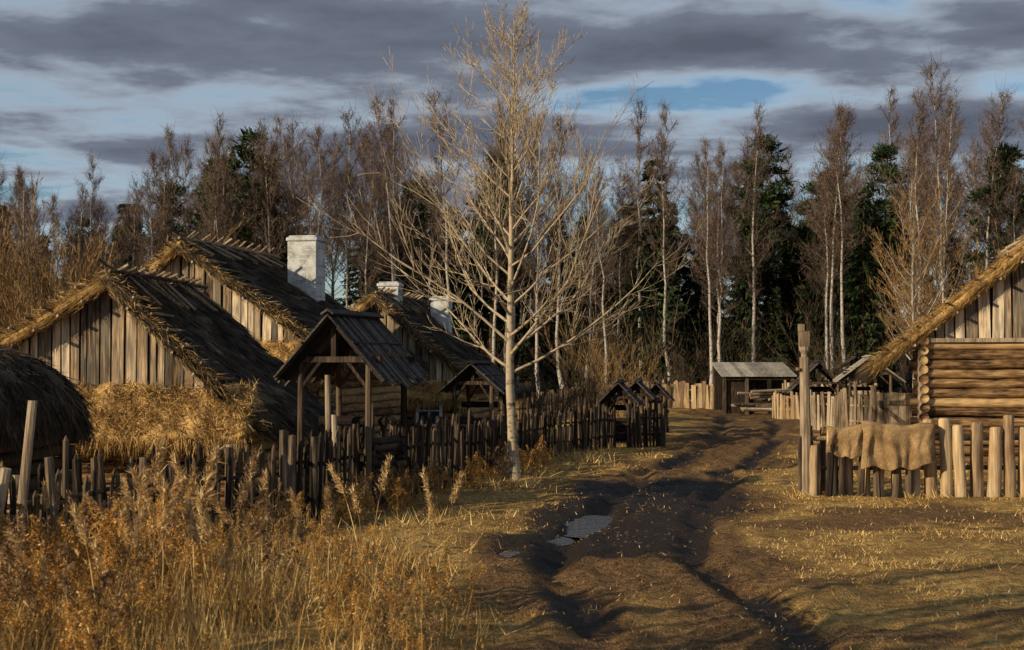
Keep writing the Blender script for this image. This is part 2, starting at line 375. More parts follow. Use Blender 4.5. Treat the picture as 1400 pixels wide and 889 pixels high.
def forest_spruce(seed,H):
    rr=R(seed);mb=MB();trunk(mb,H,.16,rr,.3,6,8);tr=mb.build('s_trunk',M_pbark,data_only=True)
    P=[];D=[];S=[];z=H*.12
    while z<H:
        t=z/H;L=(.3+2.3*(1-t)**.85)*(.7+.5*rr.random())
        for b_ in range(7):
            a=rr.random()*6.28;n=int(10+18*L);s=rr.random(n)**.7*L*(.55+.65*rr.random())
            dx=np.array([math.cos(a),math.sin(a)])
            p=np.stack([dx[0]*s,dx[1]*s,z-.28*s+.08*s*s+rr.normal(0,.05,n)],-1)
            side=rr.normal(0,.16,n)*(.4+s*.5);p[:,0]-=dx[1]*side;p[:,1]+=dx[0]*side
            P.append(p);dd=np.stack([dx[0]*.3+rr.normal(0,.12,n),dx[1]*.3+rr.normal(0,.12,n),rr.normal(-.16,.14,n)],-1);D.append(dd)
            S.append(rr.normal(0,.09,(n,3)))
        z+=.32+.28*rr.random()
    mb=MB();mb.quads(np.concatenate(P),np.concatenate(D),np.concatenate(S));return [tr,mb.build('s_needles',M_pine,data_only=True)]
def forest_pine(seed,H):
    rr=R(seed);mb=MB();z,x,y,rad=trunk(mb,H,.19,rr,1.0,7,10)
    P=[];D=[];S=[];segs=[]
    st=H*(.3+.2*rr.random())
    for i in range(95):
        t=rr.random();zz=st+(H-st)*t;a=rr.random()*6.28;L=(2.4*(1-t)**.6*(.35+.65*min(1,t*4+.3)))*(.4+.7*rr.random())+.15
        c=np.array([np.interp(zz,z,x)+math.cos(a)*L,np.interp(zz,z,y)+math.sin(a)*L,zz+L*.25])
        segs.append((np.array([np.interp(zz,z,x),np.interp(zz,z,y),zz]),c,.03,.015,0))
        n=100;q=rr.normal(0,1,(n,3));q/=np.linalg.norm(q,axis=1,keepdims=True);rad_=.28+.35*rr.random()
        q=q*rr.random((n,1))**.4*rad_*np.array([1.2,1.2,.6])
        P.append(c+q);D.append(q*.45+rr.normal(0,.13,(n,3))+np.array([0,0,.08]));S.append(rr.normal(0,.06,(n,3)))
    segs_to(mb,segs,3);tr=mb.build('p_trunk',M_pbark,data_only=True)
    mb=MB();mb.quads(np.concatenate(P),np.concatenate(D),np.concatenate(S));return [tr,mb.build('p_needles',M_pine,data_only=True)]
def brush(seed,H):
    rr=R(seed);segs=[]
    for i in range(14):
        a=rr.random()*6.28;el=math.radians(90-35*rr.random())
        grow(segs,np.array([rr.normal(0,.7),rr.normal(0,.5),0]),np.array([math.cos(a)*math.cos(el),math.sin(a)*math.cos(el),math.sin(el)]),H*(.5+.5*rr.random()),.022,0,1,rr,.2,12,.45,.08,.011)
    mb=MB();segs_light(mb,segs,rr,1);return [mb.build('brush',M_brush,data_only=True)]
VB=[forest_birch(100+i,16.2+i*.5) for i in range(7)];VS=[forest_spruce(120+i,15.5) for i in range(3)];VP=[forest_pine(130+i,15.5+i*.5) for i in range(4)];VU=[brush(140+i,5) for i in range(3)]
fo=empty('forest')
def inst(data,loc,rz,s,sz=None):
    for me in data:
        o=bpy.data.objects.new(me.name,me);scene.collection.objects.link(o);o.parent=fo
        o.location=loc;o.rotation_euler=(R(int(loc[0]*97+9999)).normal(0,.02),0,rz);o.scale=(s,s,s*(sz or 1))
rr=R(77)
rows=[(81,32,.03),(85,38,.10),(90,42,.35),(96,46,.5),(103,46,.5),(111,46,.5)]
for (Y,n,pc) in rows:
    W=Y*.36+12
    for i in range(n):
        X=-W+2*W*(i+.5+rr.normal(0,.4))/n+3;Yj=Y+rr.normal(0,2)
        pxs=700+F*X/Yj
        hf=np.interp(pxs,[0,120,330,560,800,1000,1250,1400],[.86,.84,.98,1.03,.99,1.0,1.04,1.12])
        cl=float(vnoise(X*.16,Yj*.1,9))
        con=rr.random()<pc*(.3+1.5*cl)
        s=hf*(.80+.30*rr.random())*(Yj/98)**.7
        loc=(X,Yj,float(gz(X,Yj,False))-.1)
        if con:
            v=(VS if rr.random()<.4 else VP);v=v[rr.integers(len(v))];s*=.88*(.75+.28*rr.random())
        else: v=VB[rr.integers(len(VB))]
        inst(v,loc,rr.random()*6.28,s)
for px,Y,top,k in ((290,86,225,0),(312,88,200,1),(343,84,172,0),(366,87,200,1),(170,92,270,1),(240,89,245,0),(560,90,235,1),(672,87,225,0),(692,89,195,1),(895,85,208,2),(915,91,270,1),(1012,87,300,1),(1032,88,205,0),(1125,86,225,1),(1152,86,270,0),(1180,84,250,2),(1207,88,215,0),(1378,84,225,0),(960,93,320,2),(1090,90,320,2),(770,92,280,2),(0,90,270,1)):
    x=PX(px,Y);z=float(gz(x,Y,False))-.1;H=PZ(top,Y)-z
    v=(VP[rr.integers(4)],VS[rr.integers(3)],VS[rr.integers(3)])[k];inst(v,(x,Y,z),rr.random()*6.28,H/16.0)
for i in range(130):
    Y=79+rr.random()*30;W=Y*.36+10;X=-W+2*W*rr.random()
    inst(VU[rr.integers(3)],(X,Y,float(gz(X,Y,False))-.1),rr.random()*6.28,.6+.8*rr.random())
for i in range(70):
    Y=86+rr.random()*20;W=Y*.36+10;X=-W+2*W*rr.random()
    inst(VS[rr.integers(3)],(X,Y,float(gz(X,Y,False))-.1),rr.random()*6.28,.25+.4*rr.random())
for k,(x,y,H,r_) in enumerate([(-7,6.2,9,.22),(-8.2,4.9,10,.20),(-6.8,7.9,8,.17),(-12,3.1,10,.22),(-9,6.6,9,.14),(-7.4,4.6,8,.17)]):
    hero('bare_roadside_tree',(x,y,float(gz(x,y))-.05),200+k,H,r_,2.6,2.8,16,M_hbark,M_hero,.8,.012,1,6)
# ---------------------------------------------------------------- thatch
def slope(mbo,mbs,TL,TR,BR,BL,t,rr,dens=220,amp=.05,slen=(.2,.5),lift=.10,nu=None,sw=.016,seed=0):
    TL,TR,BR,BL=[np.array(p,float) for p in (TL,TR,BR,BL)]
    W=(np.linalg.norm(TR-TL)+np.linalg.norm(BR-BL))/2;Hh=(np.linalg.norm(BL-TL)+np.linalg.norm(BR-TR))/2
    nu=max(6,int(W/.12));nv=max(5,int(Hh/.12))
    n=np.cross(BR-TL,BL-TR);n/=np.linalg.norm(n)
    if n[2]<0:n=-n
    U,V=np.meshgrid(np.linspace(0,1,nu+1),np.linspace(0,1,nv+1))
    def P(u,v):
        u=np.asarray(u)[...,None];v=np.asarray(v)[...,None];return (TL*(1-u)+TR*u)*(1-v)+(BL*(1-u)+BR*u)*v
    def off(u,v): return (fbm(u*W*1.6+seed,v*Hh*1.6,4,3)-.47)*amp*4
    top=P(U,V)+n*off(U,V)[...,None]
    dn=(BL-TL)/np.linalg.norm(BL-TL)
    top[-1]+=dn*(rr.random((nu+1,1))-.4)*.14
    bot=P(U,V)-n*t;bot[-1]+=dn*(rr.random((nu+1,1))-.6)*.1
    k=(nu+1)*(nv+1);I=np.arange(k).reshape(nv+1,nu+1)
    q=lambda I:np.stack([I[:-1,:-1],I[1:,:-1],I[1:,1:],I[:-1,1:]],-1).reshape(-1,4)
    per=np.concatenate([I[0,:],I[1:,-1],I[-1,-2::-1],I[-2:0:-1,0]])
    pn=np.roll(per,-1)
    mbo.add(np.concatenate([top.reshape(-1,3),bot.reshape(-1,3)]),np.concatenate([q(I),q(I)[:,::-1]+k,np.stack([per,pn,pn+k,per+k],-1)]))
    N=int(W*Hh*dens);u=rr.random(N);v=rr.random(N)**.9
    p=P(u,v)+n*(off(u,v)+.0)[:,None]
    L=slen[0]+(slen[1]-slen[0])*rr.random(N)
    lat=(TR-TL)/np.linalg.norm(TR-TL)
    D=dn*L[:,None]+lat*rr.normal(0,.10,N)[:,None]+n*(rr.random(N)*lift)[:,None]
    S=lat*sw+n*rr.normal(0,sw*.5,N)[:,None]
    mbs.blades(p,D,S)
    return P,n,dn,lat
def fringe(mbs,A,B,down,out,N,rr,L=(.12,.4),jit=.12,sw=.014):
    A=np.array(A,float);B=np.array(B,float);down=np.array(down,float);out=np.array(out,float)
    u=rr.random(N)[:,None];p=A*(1-u)+B*u+rr.normal(0,jit*.5,(N,3))
    l=(L[0]+(L[1]-L[0])*rr.random(N))[:,None]
    D=down*l+out*l*rr.random((N,1))*.8+rr.normal(0,.06,(N,3))
    S=rr.normal(0,1,(N,3));S/=np.linalg.norm(S,axis=1,keepdims=True);mbs.blades(p,D,S*sw)
def logwall(mb,p0,p1,z0,z1,rr,r=.11,over=.22):
    p0=np.array(p0,float);p1=np.array(p1,float);d=(p1-p0)/np.linalg.norm(p1-p0)
    z=z0+r
    while z<z1:
        k=9;t=np.linspace(0,1,k)[:,None];a=p0-d*(over+rr.random()*.08);b=p1+d*(over+rr.random()*.08)
        pts=a*(1-t)+b*t;pts=np.concatenate([pts,np.full((k,1),z)],1)+rr.normal(0,.010,(k,3))
        mb.poly(pts,np.full(k,r*(.88+.16*rr.random())),9,.10,int(rr.integers(999)));z+=r*1.93
def house(name,x,y,yaw,L,apex,hwL,slL,hwR,slR,wl,wr,bz,base,skz,seed,skL=None,skR=None,tk=.20,skout=.9,poles=True,lit_gold=False):
    rr=R(seed);e=empty(name,(x,y,0),-math.radians(yaw))
    th_o=MB();th_s=MB();tg_o=MB();tg_s=MB()
    f=-.30;bk=L+.3
    for sgn,hw,sl in ((-1,hwL,slL),(1,hwR,slR)):
        TL=(sgn*-.04,f,apex);TR=(sgn*-.04,bk,apex);BR=(sgn*hw,bk,apex-sl*hw);BL=(sgn*hw,f,apex-sl*hw)
        gl=(sgn<0 and lit_gold)  # sun on the left slope is put in by the brighter straw colour
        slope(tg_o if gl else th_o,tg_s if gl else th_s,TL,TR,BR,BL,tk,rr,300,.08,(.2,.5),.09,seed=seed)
        ln=math.hypot(hw,sl*hw);dv=np.array([sgn*hw,0,-sl*hw])/ln
        nrm=np.array([sgn*sl,0,1.0]);nrm/=np.linalg.norm(nrm)
        A=np.array([0,f-.02,apex])-nrm*.02;B=A+dv*(ln+.05)
        (th_o if sgn>0 else tg_o).beam(A-nrm*.10+np.array([0,-.02,0]),B-nrm*.10+np.array([0,-.02,0]),.10,.13,up=nrm)
        dens=1 if sgn<0 else .4
        for q in np.linspace(.02,.16,4):
            fringe(tg_s,A-nrm*q,B-nrm*q,dv*.9+np.array([0,-.2,-.1]),(0,-.5,0),int(ln*200*dens),rr,(.08,.30),.07)
            if sgn>0: fringe(th_s,A-nrm*q,B-nrm*q,dv*.9+np.array([0,-.2,-.1]),(0,-.5,0),int(ln*150),rr,(.08,.30),.08)
        fringe(tg_s,A+nrm*.03,B+nrm*.03,dv*.5+nrm*.35,(0,-.4,0),int(ln*200*dens),rr,(.1,.32),.12)
        fringe(th_s,(sgn*hw,f,apex-sl*hw-.1),(sgn*hw,bk,apex-sl*hw-.1),dv,(0,0,-.5),int(L*260),rr,(.15,.4),.16)
    fringe(th_s,(0,f,apex),(0,bk,apex),(.6,0,.1),(0,0,.6),int(L*150),rr,(.1,.3),.12);fringe(th_s,(0,f,apex),(0,bk,apex),(-.6,0,.1),(0,0,.6),int(L*150),rr,(.1,.3),.12)
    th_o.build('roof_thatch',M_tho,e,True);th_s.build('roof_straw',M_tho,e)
    if skz is not None:
        sl_=-(skL if skL is not None else wl+.25);sr_=(skR if skR is not None else wr+.45)
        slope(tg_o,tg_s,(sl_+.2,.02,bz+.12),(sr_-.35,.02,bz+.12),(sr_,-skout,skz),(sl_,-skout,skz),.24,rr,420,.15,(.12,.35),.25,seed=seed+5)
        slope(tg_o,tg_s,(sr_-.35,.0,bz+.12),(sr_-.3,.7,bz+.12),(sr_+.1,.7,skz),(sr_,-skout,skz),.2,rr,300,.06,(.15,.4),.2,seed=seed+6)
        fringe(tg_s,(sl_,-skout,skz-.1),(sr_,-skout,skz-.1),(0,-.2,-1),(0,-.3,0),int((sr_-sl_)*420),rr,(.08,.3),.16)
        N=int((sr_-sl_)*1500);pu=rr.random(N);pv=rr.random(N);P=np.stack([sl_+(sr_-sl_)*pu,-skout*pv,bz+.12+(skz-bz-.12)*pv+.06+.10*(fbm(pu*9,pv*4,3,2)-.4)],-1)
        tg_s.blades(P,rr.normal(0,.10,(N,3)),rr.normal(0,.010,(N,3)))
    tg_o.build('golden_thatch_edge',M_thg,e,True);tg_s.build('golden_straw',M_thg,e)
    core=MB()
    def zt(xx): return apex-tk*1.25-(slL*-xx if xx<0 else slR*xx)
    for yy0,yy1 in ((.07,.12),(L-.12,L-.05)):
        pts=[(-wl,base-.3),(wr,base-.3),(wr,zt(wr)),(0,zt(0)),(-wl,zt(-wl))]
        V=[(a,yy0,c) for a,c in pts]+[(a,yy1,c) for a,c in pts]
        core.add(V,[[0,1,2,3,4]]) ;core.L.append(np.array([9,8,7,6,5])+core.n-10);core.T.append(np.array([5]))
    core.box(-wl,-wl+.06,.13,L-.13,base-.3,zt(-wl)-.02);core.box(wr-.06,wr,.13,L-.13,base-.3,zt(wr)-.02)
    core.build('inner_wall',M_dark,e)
    bd=MB();xx=-wl
    while xx<wr-.05:
        w=.13+.15*rr.random();x1=min(xx+w,wr);a,b_=xx+.010,x1-.024
        y0=-.01-.06*rr.random();z0=bz-.07*rr.random();ta=zt(a)+.04;tb=zt(b_)+.04;lean=rr.normal(0,.014)
        if a*b_<0: ta=tb=zt(0)
        if min(ta,tb)>z0+.03:
            bd.hexa([(a,y0,z0),(b_,y0,z0),(b_,y0+.03,z0),(a,y0+.03,z0),(a+lean,y0,ta),(b_+lean,y0,tb),(b_+lean,y0+.03,tb),(a+lean,y0+.03,ta)])
        xx=x1
    bd.build('gable_boards',M_board,e)
    lg=MB();logwall(lg,(-wl,-.06),(wr,-.06),base-.2,bz,rr);logwall(lg,(wr,0),(wr,L),base-.1,zt(wr),rr);logwall(lg,(-wl,0),(-wl,L),base-.1,zt(-wl),rr)
    lg.build('log_walls',M_log,e,True)
    if poles:
        pl=MB()
        for sgn,hw,sl in ((-1,hwL,slL),(1,hwR,slR)):
            n=int(hw/.42)
            for i in range(1,n):
                xx=hw*i/n;z=apex-sl*xx
                pl.poly([(sgn*xx,f-.16-.1*rr.random(),z-tk-.05),(sgn*xx,.3,z-tk-.05)],[.035,.035],7)
            for i in range(int(hw/.32)):
                xx=.25+i*.32;z=apex-sl*xx+.07;ll=.5+.9*rr.random()
                if rr.random()<.75: pl.poly([(sgn*xx,f-.18-.12*rr.random(),z+.02),(sgn*(xx+rr.normal(0,.05)),f+ll,z+.01)],[.028,.022],6)
        pl.poly([(.05,f-.1,apex+.06),(.05,L*.5,apex+.08),(.05,bk,apex+.05)],[.04,.045,.04],7)
        for i in range(int(L/.5)):
            yy=f+.3+i*.5+rr.normal(0,.05)
            for sgn,hw,sl in ((-1,hwL,slL),(1,hwR,slR)):
                pl.poly([(-sgn*.28,yy+rr.normal(0,.05),apex+.31*sl),(sgn*(.6+.4*rr.random()),yy+rr.normal(0,.08),apex-.72*sl+.12)],[.03,.035],6)
        pl.build('roof_poles',M_grey,e,True)
    return e
def chimney(par,x,y,z0,z1,w,dpt):
    mb=MB()
    mb.box(x-w/2,x+w/2,y-dpt/2,y+dpt/2,z0,z1-.16);mb.box(x-w/2-.035,x+w/2+.035,y-dpt/2-.035,y+dpt/2+.035,z1-.157,z1-.05)
    mb.box(x-w/2+.02,x+w/2-.02,y-dpt/2+.02,y+dpt/2-.02,z1-.047,z1)
    o=mb.build('chimney',M_chim,par);bv=o.modifiers.new('b','BEVEL');bv.width=.02
h1=house('thatched_log_house',PX(155,27),27,5,5.4,3.86,2.7,.60,3.0,.95,2.25,2.45,1.62,-.55,.86,1,skL=1.4,skR=2.8)
h2=house('thatched_log_house',PX(250,36),36,12,6.2,5.26,3.6,.85,4.5,.68,3.1,3.8,2.6,-.5,1.9,2,skL=3.0,skR=4.0)
chimney(h2,1.6,4.6,3.2,5.75,.86,.75)
h3=house('thatched_log_house',PX(515,45),45,9,6.0,4.34,2.6,.7,3.25,.84,2.2,2.75,1.45,-.45,1.05,3,skL=2.0,skR=3.0,skout=.35)
chimney(h3,-.1,2.2,3.6,4.85,.7,.6);chimney(h3,1.0,5.2,2.8,4.5,.66,.6)
h4=house('thatched_log_barn',PX(1455,31),31,15,7,5.42,4.05,.80,4.2,.8,2.95,3.3,2.65,-.1,None,4,tk=.28,lit_gold=True)
mb=MB();mb.beam((-3.2,-.16,2.68),(3.4,-.16,2.68),.16,.09);mb.poly([(-3.0,-.12,-.1),(-3.0,-.12,2.6)],[.09,.09],8)
mb.build('plate_beam',M_grey,h4)
mb=MB();wx=1.75;y=-.22
for a in ((wx-.42,wx+.42,y-.04,y+.02,.18,.26),(wx-.42,wx+.42,y-.04,y+.02,1.0,1.08),(wx-.42,wx-.33,y-.04,y+.02,.263,.997),(wx+.33,wx+.42,y-.04,y+.02,.263,.997),(wx-.025,wx+.025,y-.03,y+.01,.263,.997),(wx-.327,wx-.028,y-.025,y+.01,.66,.70),(wx+.028,wx+.327,y-.025,y+.01,.66,.70)): mb.box(*a)
mb.build('window_frame',M_white,h3)
mb=MB();mb.box(wx-.33,wx+.33,y,y+.008,.26,1.0);mb.build('window_glass',M_glass,h3)
# nearest hut at the left edge
e=empty('thatched_hut',(PX(-185,19.5),19.5,0));rr=R(9);o=MB();s=MB()
n=48;k=14
ang=np.arange(n)/n*2*math.pi;t=np.linspace(0,1,k)
AA,TT=np.meshgrid(ang,t)
prof=np.sin(TT*math.pi/2)**.9
HT=1.40;ZB=1.15
rx=2.45*prof;ry=2.6*prof;zz=ZB+HT*np.cos(TT*math.pi/2)**.9
nz=(fbm(AA*5,TT*6,4,6)-.47)*.55
X=rx*np.cos(AA)*(1+nz*.2);Y=ry*np.sin(AA)*(1+nz*.2)+1.5;Z=zz+nz*.5
I=np.arange(n*k).reshape(k,n);Ir=np.roll(I,-1,axis=1)
o.add(np.stack([X,Y,Z],-1).reshape(-1,3),np.stack([I[:-1],I[1:],Ir[1:],Ir[:-1]],-1).reshape(-1,4))
N=16000;a=rr.random(N)*6.283;tt=rr.random(N)**.6;pr=np.sin(tt*math.pi/2)**.9
p=np.stack([2.45*pr*np.cos(a),2.6*pr*np.sin(a)+1.5,ZB+HT*np.cos(tt*math.pi/2)**.9],-1)
D=np.stack([np.cos(a)*.25*np.cos(tt*1.4),np.sin(a)*.25*np.cos(tt*1.4),-.06-.3*tt],-1)+rr.normal(0,.08,(N,3))
s.blades(p+np.stack([np.cos(a)*.03,np.sin(a)*.03,0*a+.03],-1),D,rr.normal(0,.012,(N,3)))
o.build('roof_thatch',M_tho,e,True);s.build('roof_straw',M_tho,e)  # shade over the hut is put into this dark thatch colour
lg=MB()
for p0,p1 in (((-1.6,-.5),(1.6,-.5)),((1.6,-.5),(1.6,3.4)),((-1.6,-.5),(-1.6,3.4)),((-1.6,3.4),(1.6,3.4))): logwall(lg,p0,p1,-.6,1.5,rr)
lg.build('log_walls',M_dark,e,True)
# ---------------------------------------------------------------- well shelters
def shelter(name,px,Y,yaw,w,L,apex,eave,base,seed,boxh=.75,mroof=None,mwood=None,pr=.055):
    rr=R(seed);x=PX(px,Y);e=empty(name,(x,Y,0),-math.radians(yaw));mw=mwood or M_dark
    mb=MB();hw=w/2;sl=(apex-eave)/hw;ix=hw*.66
    zt=apex-sl*ix-.05
    for xx in (-ix,ix):
        for yy in (.12,L-.12):
            mb.poly([(xx+rr.normal(0,.01),yy,base-.2),(xx,yy,(base+zt)/2),(xx+rr.normal(0,.015),yy,zt)],[pr*1.1,pr,pr*.95],8,.1)
    for yy in (.12,L-.12):
        mb.beam((-hw*.9,yy,zt+.01),(hw*.9,yy,zt+.01),.09,.09)
        mb.beam((0,yy,zt+.05),(0,yy,apex-.1),.08,.08,up=(0,1,0))
        mb.beam((-ix,yy,zt-.45),(-ix*.4,yy,zt-.02),.05,.05);mb.beam((ix,yy,zt-.45),(ix*.4,yy,zt-.02),.05,.05)
        for sg in (-1,1): mb.beam((sg*hw*.98,yy-.05,eave-.05),(0,yy-.05,apex-.05),.05,.09)
    for sg in (-1,1): mb.beam((sg*ix,0,zt+.08),(sg*ix,L,zt+.08),.08,.07)
    mb.poly([(-ix,L/2,base+boxh+.3),(ix,L/2,base+boxh+.3)],[.08,.08],10)
    mb.build('frame',mw,e)
    rf=MB()
    for sg in (-1,1):
        yy=-.15
        while yy<L+.12:
            wd=.10+.07*rr.random();ext=rr.random()*.14;lift=rr.random()*.035
            rf.beam((0,yy+wd/2,apex+.02+lift),(sg*(hw+.04+ext),yy+wd/2,eave-.04-ext*sl+lift+.02),wd-.018,.028,up=(sg*sl,0,1));yy+=wd
        rf.poly([(sg*hw*.5,-.2,apex-sl*hw*.5+.07),(sg*hw*.5,L+.2,apex-sl*hw*.5+.07)],[.022,.022],6)
    rf.beam((-.05,-.18,apex+.07),(-.05,L+.18,apex+.07),.13,.03,up=(-sl*.6,0,1));rf.beam((.05,-.18,apex+.074),(.05,L+.18,apex+.074),.13,.03,up=(sl*.6,0,1))
    rf.build('board_roof',mroof or M_roofb,e)
    lg=MB();q=ix-.08
    logwall(lg,(-q,.25),(q,.25),base-.1,base+boxh,rr,.06,.1);logwall(lg,(-q,L-.25),(q,L-.25),base-.1,base+boxh,rr,.06,.1)
    logwall(lg,(-q,.25),(-q,L-.25),base-.04,base+boxh,rr,.06,.1);logwall(lg,(q,.25),(q,L-.25),base-.04,base+boxh,rr,.06,.1)
    lg.build('well_box',mw,e,True);return e
w1=shelter('well_shelter',453,22,16,1.72,1.8,2.90,1.96,-.35,1,1.3)
mb=MB();mb.poly([(-.02,-.1,-.4),(0,-.1,1.2),(-.02,-.1,2.0)],[.05,.05,.045],8,.1);mb.poly([(.26,-.35,-.4),(.2,-.35,1.4)],[.05,.045],8,.1);mb.build('pale_posts',M_grey,w1)
shelter('well_shelter',645,36,12,1.45,1.8,2.12,1.5,-.2,2,1.0)
shelter('well_shelter',845,38.5,10,.95,1.0,1.6,1.12,-.05,3,.7);shelter('well_shelter',870,41,10,.9,1.0,1.6,1.15,0,4,.7);shelter('well_shelter',897,44,10,.75,.9,1.5,1.1,0,5,.7)
# ---------------------------------------------------------------- fences
def fence(name,pts,h,mat,seed,sp=.13,w=.05,gap=.1,rail=True,lean=.04,hv=.25,round_=True):
    rr=R(seed);e=empty(name);mb=MB();pts=np.array(pts,float)
    for a,b in zip(pts[:-1],pts[1:]):
        Ls=np.linalg.norm(b-a);d=(b-a)/Ls;nn=np.array([-d[1],d[0]]);t=0
        while t<Ls:
            p=a+d*t+nn*rr.normal(0,.015);z=float(gz(p[0],p[1]));hh=h*(1-hv/2+hv*rr.random());
            if rr.random()<.06:hh*=1.25
            l=rr.normal(0,lean,2);ww=w*(.7+.7*rr.random())
            if rr.random()>gap*.5:
                top=(p[0]+l[0]*hh,p[1]+l[1]*hh,z+hh)
                if round_: mb.poly([(p[0],p[1],z-.15),top,(top[0],top[1],top[2]+ww*.9)],[ww*.52,ww*.48,ww*.08],6,.15,int(rr.integers(999)))
                else: mb.beam((p[0],p[1],z-.1),top,ww*1.6,.022,up=(nn[0],nn[1],0))
            t+=sp*(.75+.5*rr.random())
        if rail:
            for f in (.32,.74):
                k=max(2,int(Ls/1.2));tt=np.linspace(0,1,k);P=a+(b-a)*tt[:,None]+nn*.05;Z=gz(P[:,0],P[:,1],False)+h*f+rr.normal(0,.015,k)
                mb.poly(np.column_stack([P,Z]),np.full(k,.03),6)
            for t in np.arange(0,Ls,2.2):
                p=a+d*t+nn*.10;z=float(gz(p[0],p[1]));mb.poly([(p[0],p[1],z-.2),(p[0]+rr.normal(0,.03),p[1],z+h*1.15)],[.06,.055],8,.12)
    mb.build('pickets',mat,e);return e
fence('picket_fence',[(-4.9,12.2),(-5.2,14.5),(-4.9,17.2),(-3.1,20)],1.0,M_dark,1,.11,.06,lean=.10,hv=.35)
fence('picket_fence',[(-3.1,20),(-1.9,23.5),(-1.0,26.5)],1.15,M_dark,2,.085,.06,lean=.05)
fence('picket_fence',[(-.9,26.9),(-.1,30.5),(.7,33.3),(2.7,37)],1.0,M_dark,3,.10,.06)
fence('picket_fence',[(3.1,37),(4.05,37.8),(4.3,42)],.98,M_dark,4,.11,.065)
fence('picket_fence',[(PX(730,64),64),(PX(845,66),66),(PX(925,66.5),66.5),(PX(1000,65),65)],1.15,M_post,5,.17,.12,round_=False)
fence('picket_fence',[(PX(1056,57),57),(PX(1098,53),53)],.95,M_post,6,.17,.11,round_=False)
fence('picket_fence',[(PX(1105,47),47),(PX(1200,44),44)],1.15,M_grey,7,.17,.09,round_=False)
fence('picket_fence',[(PX(1060,75),75),(PX(1200,68),68)],1.2,M_grey,8,.2,.10,round_=False)
fence('picket_fence',[(PX(930,72),72),(PX(700,60),60),(PX(560,52),52)],1.1,M_dark,9,.2,.08)
e=empty('leaning_stakes');mb=MB();rr=R(5)
for px,Y,pt,ln in ((46,15,548,.2),(10,13.5,640,.25),(197,19,625,0),(315,19.5,608,0),(388,19.8,588,0),(400,20,595,.02),(25,16,650,.2),(68,15.5,625,-.1),(430,20.6,597,0)):
    x=PX(px,Y);z=float(gz(x,Y));mb.poly([(x-ln,Y,z-.2),(x,Y,PZ(pt,Y))],[.06,.05],8,.15,int(rr.integers(99)))
mb.build('stakes',M_grey,e)
e=empty('log_post_fence');mb=MB();rr=R(15)
px=1112
while px<1420:
    Y=24+.1*rr.normal()*.4;x=PX(px,Y);z=float(gz(x,Y))
    hid=px<1268;hh=(1.0 if hid else 1.26)+rr.normal(0,.06);r=.092+.022*rr.random() if not hid else .07+.03*rr.random()
    if hid:hh*=.85+.2*rr.random()
    l=rr.normal(0,.035);mb.poly([(x,Y,z-.2),(x+l*.3+rr.normal(0,.01),Y,z+hh*.3),(x+l*.6+rr.normal(0,.01),Y,z+hh*.6),(x+l,Y,z+hh-.03),(x+l,Y,z+hh)],[r*1.1,r,r*.97,r*.92,r*.7],12,.09,int(px))
    px+=(20 if not hid else 22)+rr.normal(0,1.5)
mb.build('posts',M_post,e,True)
mb=MB();mb.poly([(PX(1105,24.1),24.14,.9),(PX(1200,24.1),24.16,.93),(PX(1310,24.1),24.17,.9),(PX(1440,24.1),24.15,.92)],[.04]*4,8)
mb.poly([(PX(1105,24.1),24.14,.4),(PX(1440,24.1),24.15,.42)],[.04]*2,8);mb.build('rails',M_grey,e)
mb=MB()
for px,Y,h in ((1094,24.1,.95),(1101,24.7,1.15),(1108,24.3,1.0),(1117,23.9,.8),(1123,24.9,1.1),(1131,23.8,.85),(1140,24.6,.7),(1150,23.85,.75),(1098,25.5,1.1),(1103,26.5,1.0),(1108,27.5,1.05),(1160,24.5,.6),(1175,23.86,.6),(1198,23.86,.55),(1222,23.86,.6),(1240,23.86,.5)):
    x=PX(px,Y);z=float(gz(x,Y));mb.poly([(x,Y,z-.1),(x+rr.normal(0,.04),Y,z+h),(x+rr.normal(0,.03),Y,z+h+.06)],[.065,.055,.015],7,.2,int(px))
mb.build('dark_sticks',M_dark,e)
# burlap: two pieces of sacking hung over the rail
e=empty('burlap_cloth')
def cloth(nm,pa,pb,drop,zt,yo,seed,skew):
    mb=MB();nu,nv=80,44;x0,x1=PX(pa,24),PX(pb,24)
    U,V=np.meshgrid(np.linspace(0,1,nu),np.linspace(-.25,1,nv));W=(x1-x0)
    dropl=drop*(1+skew*(U-.5))+.025*np.sin(U*17+seed)+.05*(fbm(U*6,U*0,3,seed)-.4)
    fold=.024*np.sin(U*W*15+1.5*V+1.2*np.sin(V*2+U*3)+seed)+.014*np.sin(U*W*31+4*fbm(U*5,V*2,2,9))+.06*(fbm(U*W*4,V*2,4,4+seed)-.45)
    Zt=zt+.03*np.sin(U*5+seed)+.012*np.sin(U*W*14)
    front=V>=0
    Xc=x0+W*U+.025*np.sin(V*5+U*9)
    Yc=np.where(front,24-.19-yo-.04*V+fold*np.clip(V*2.5,.15,1),24-.16-yo+(.30+yo)*(-V*4))
    Zc=np.where(front,Zt-dropl*V,Zt+.035*np.sin(-V*4*3.14)-.14*(-V*4)**2)
    I=np.arange(nu*nv).reshape(nv,nu);mb.add(np.stack([Xc,Yc,Zc],-1).reshape(-1,3),np.stack([I[:-1,:-1],I[:-1,1:],I[1:,1:],I[1:,:-1]],-1).reshape(-1,4))
    bo=mb.build(nm,M_burlap,e,True);so=bo.modifiers.new('s','SOLIDIFY');so.thickness=.012
cloth('sacking_a',1126,1180,.46,1.10,0,3,.15);cloth('sacking_b',1173,1270,.70,1.15,.035,8,-.12)
e=empty('carved_pole',(PX(1100,24.1),24.1,float(gz(PX(1100,24.1),24.1))));mb=MB()
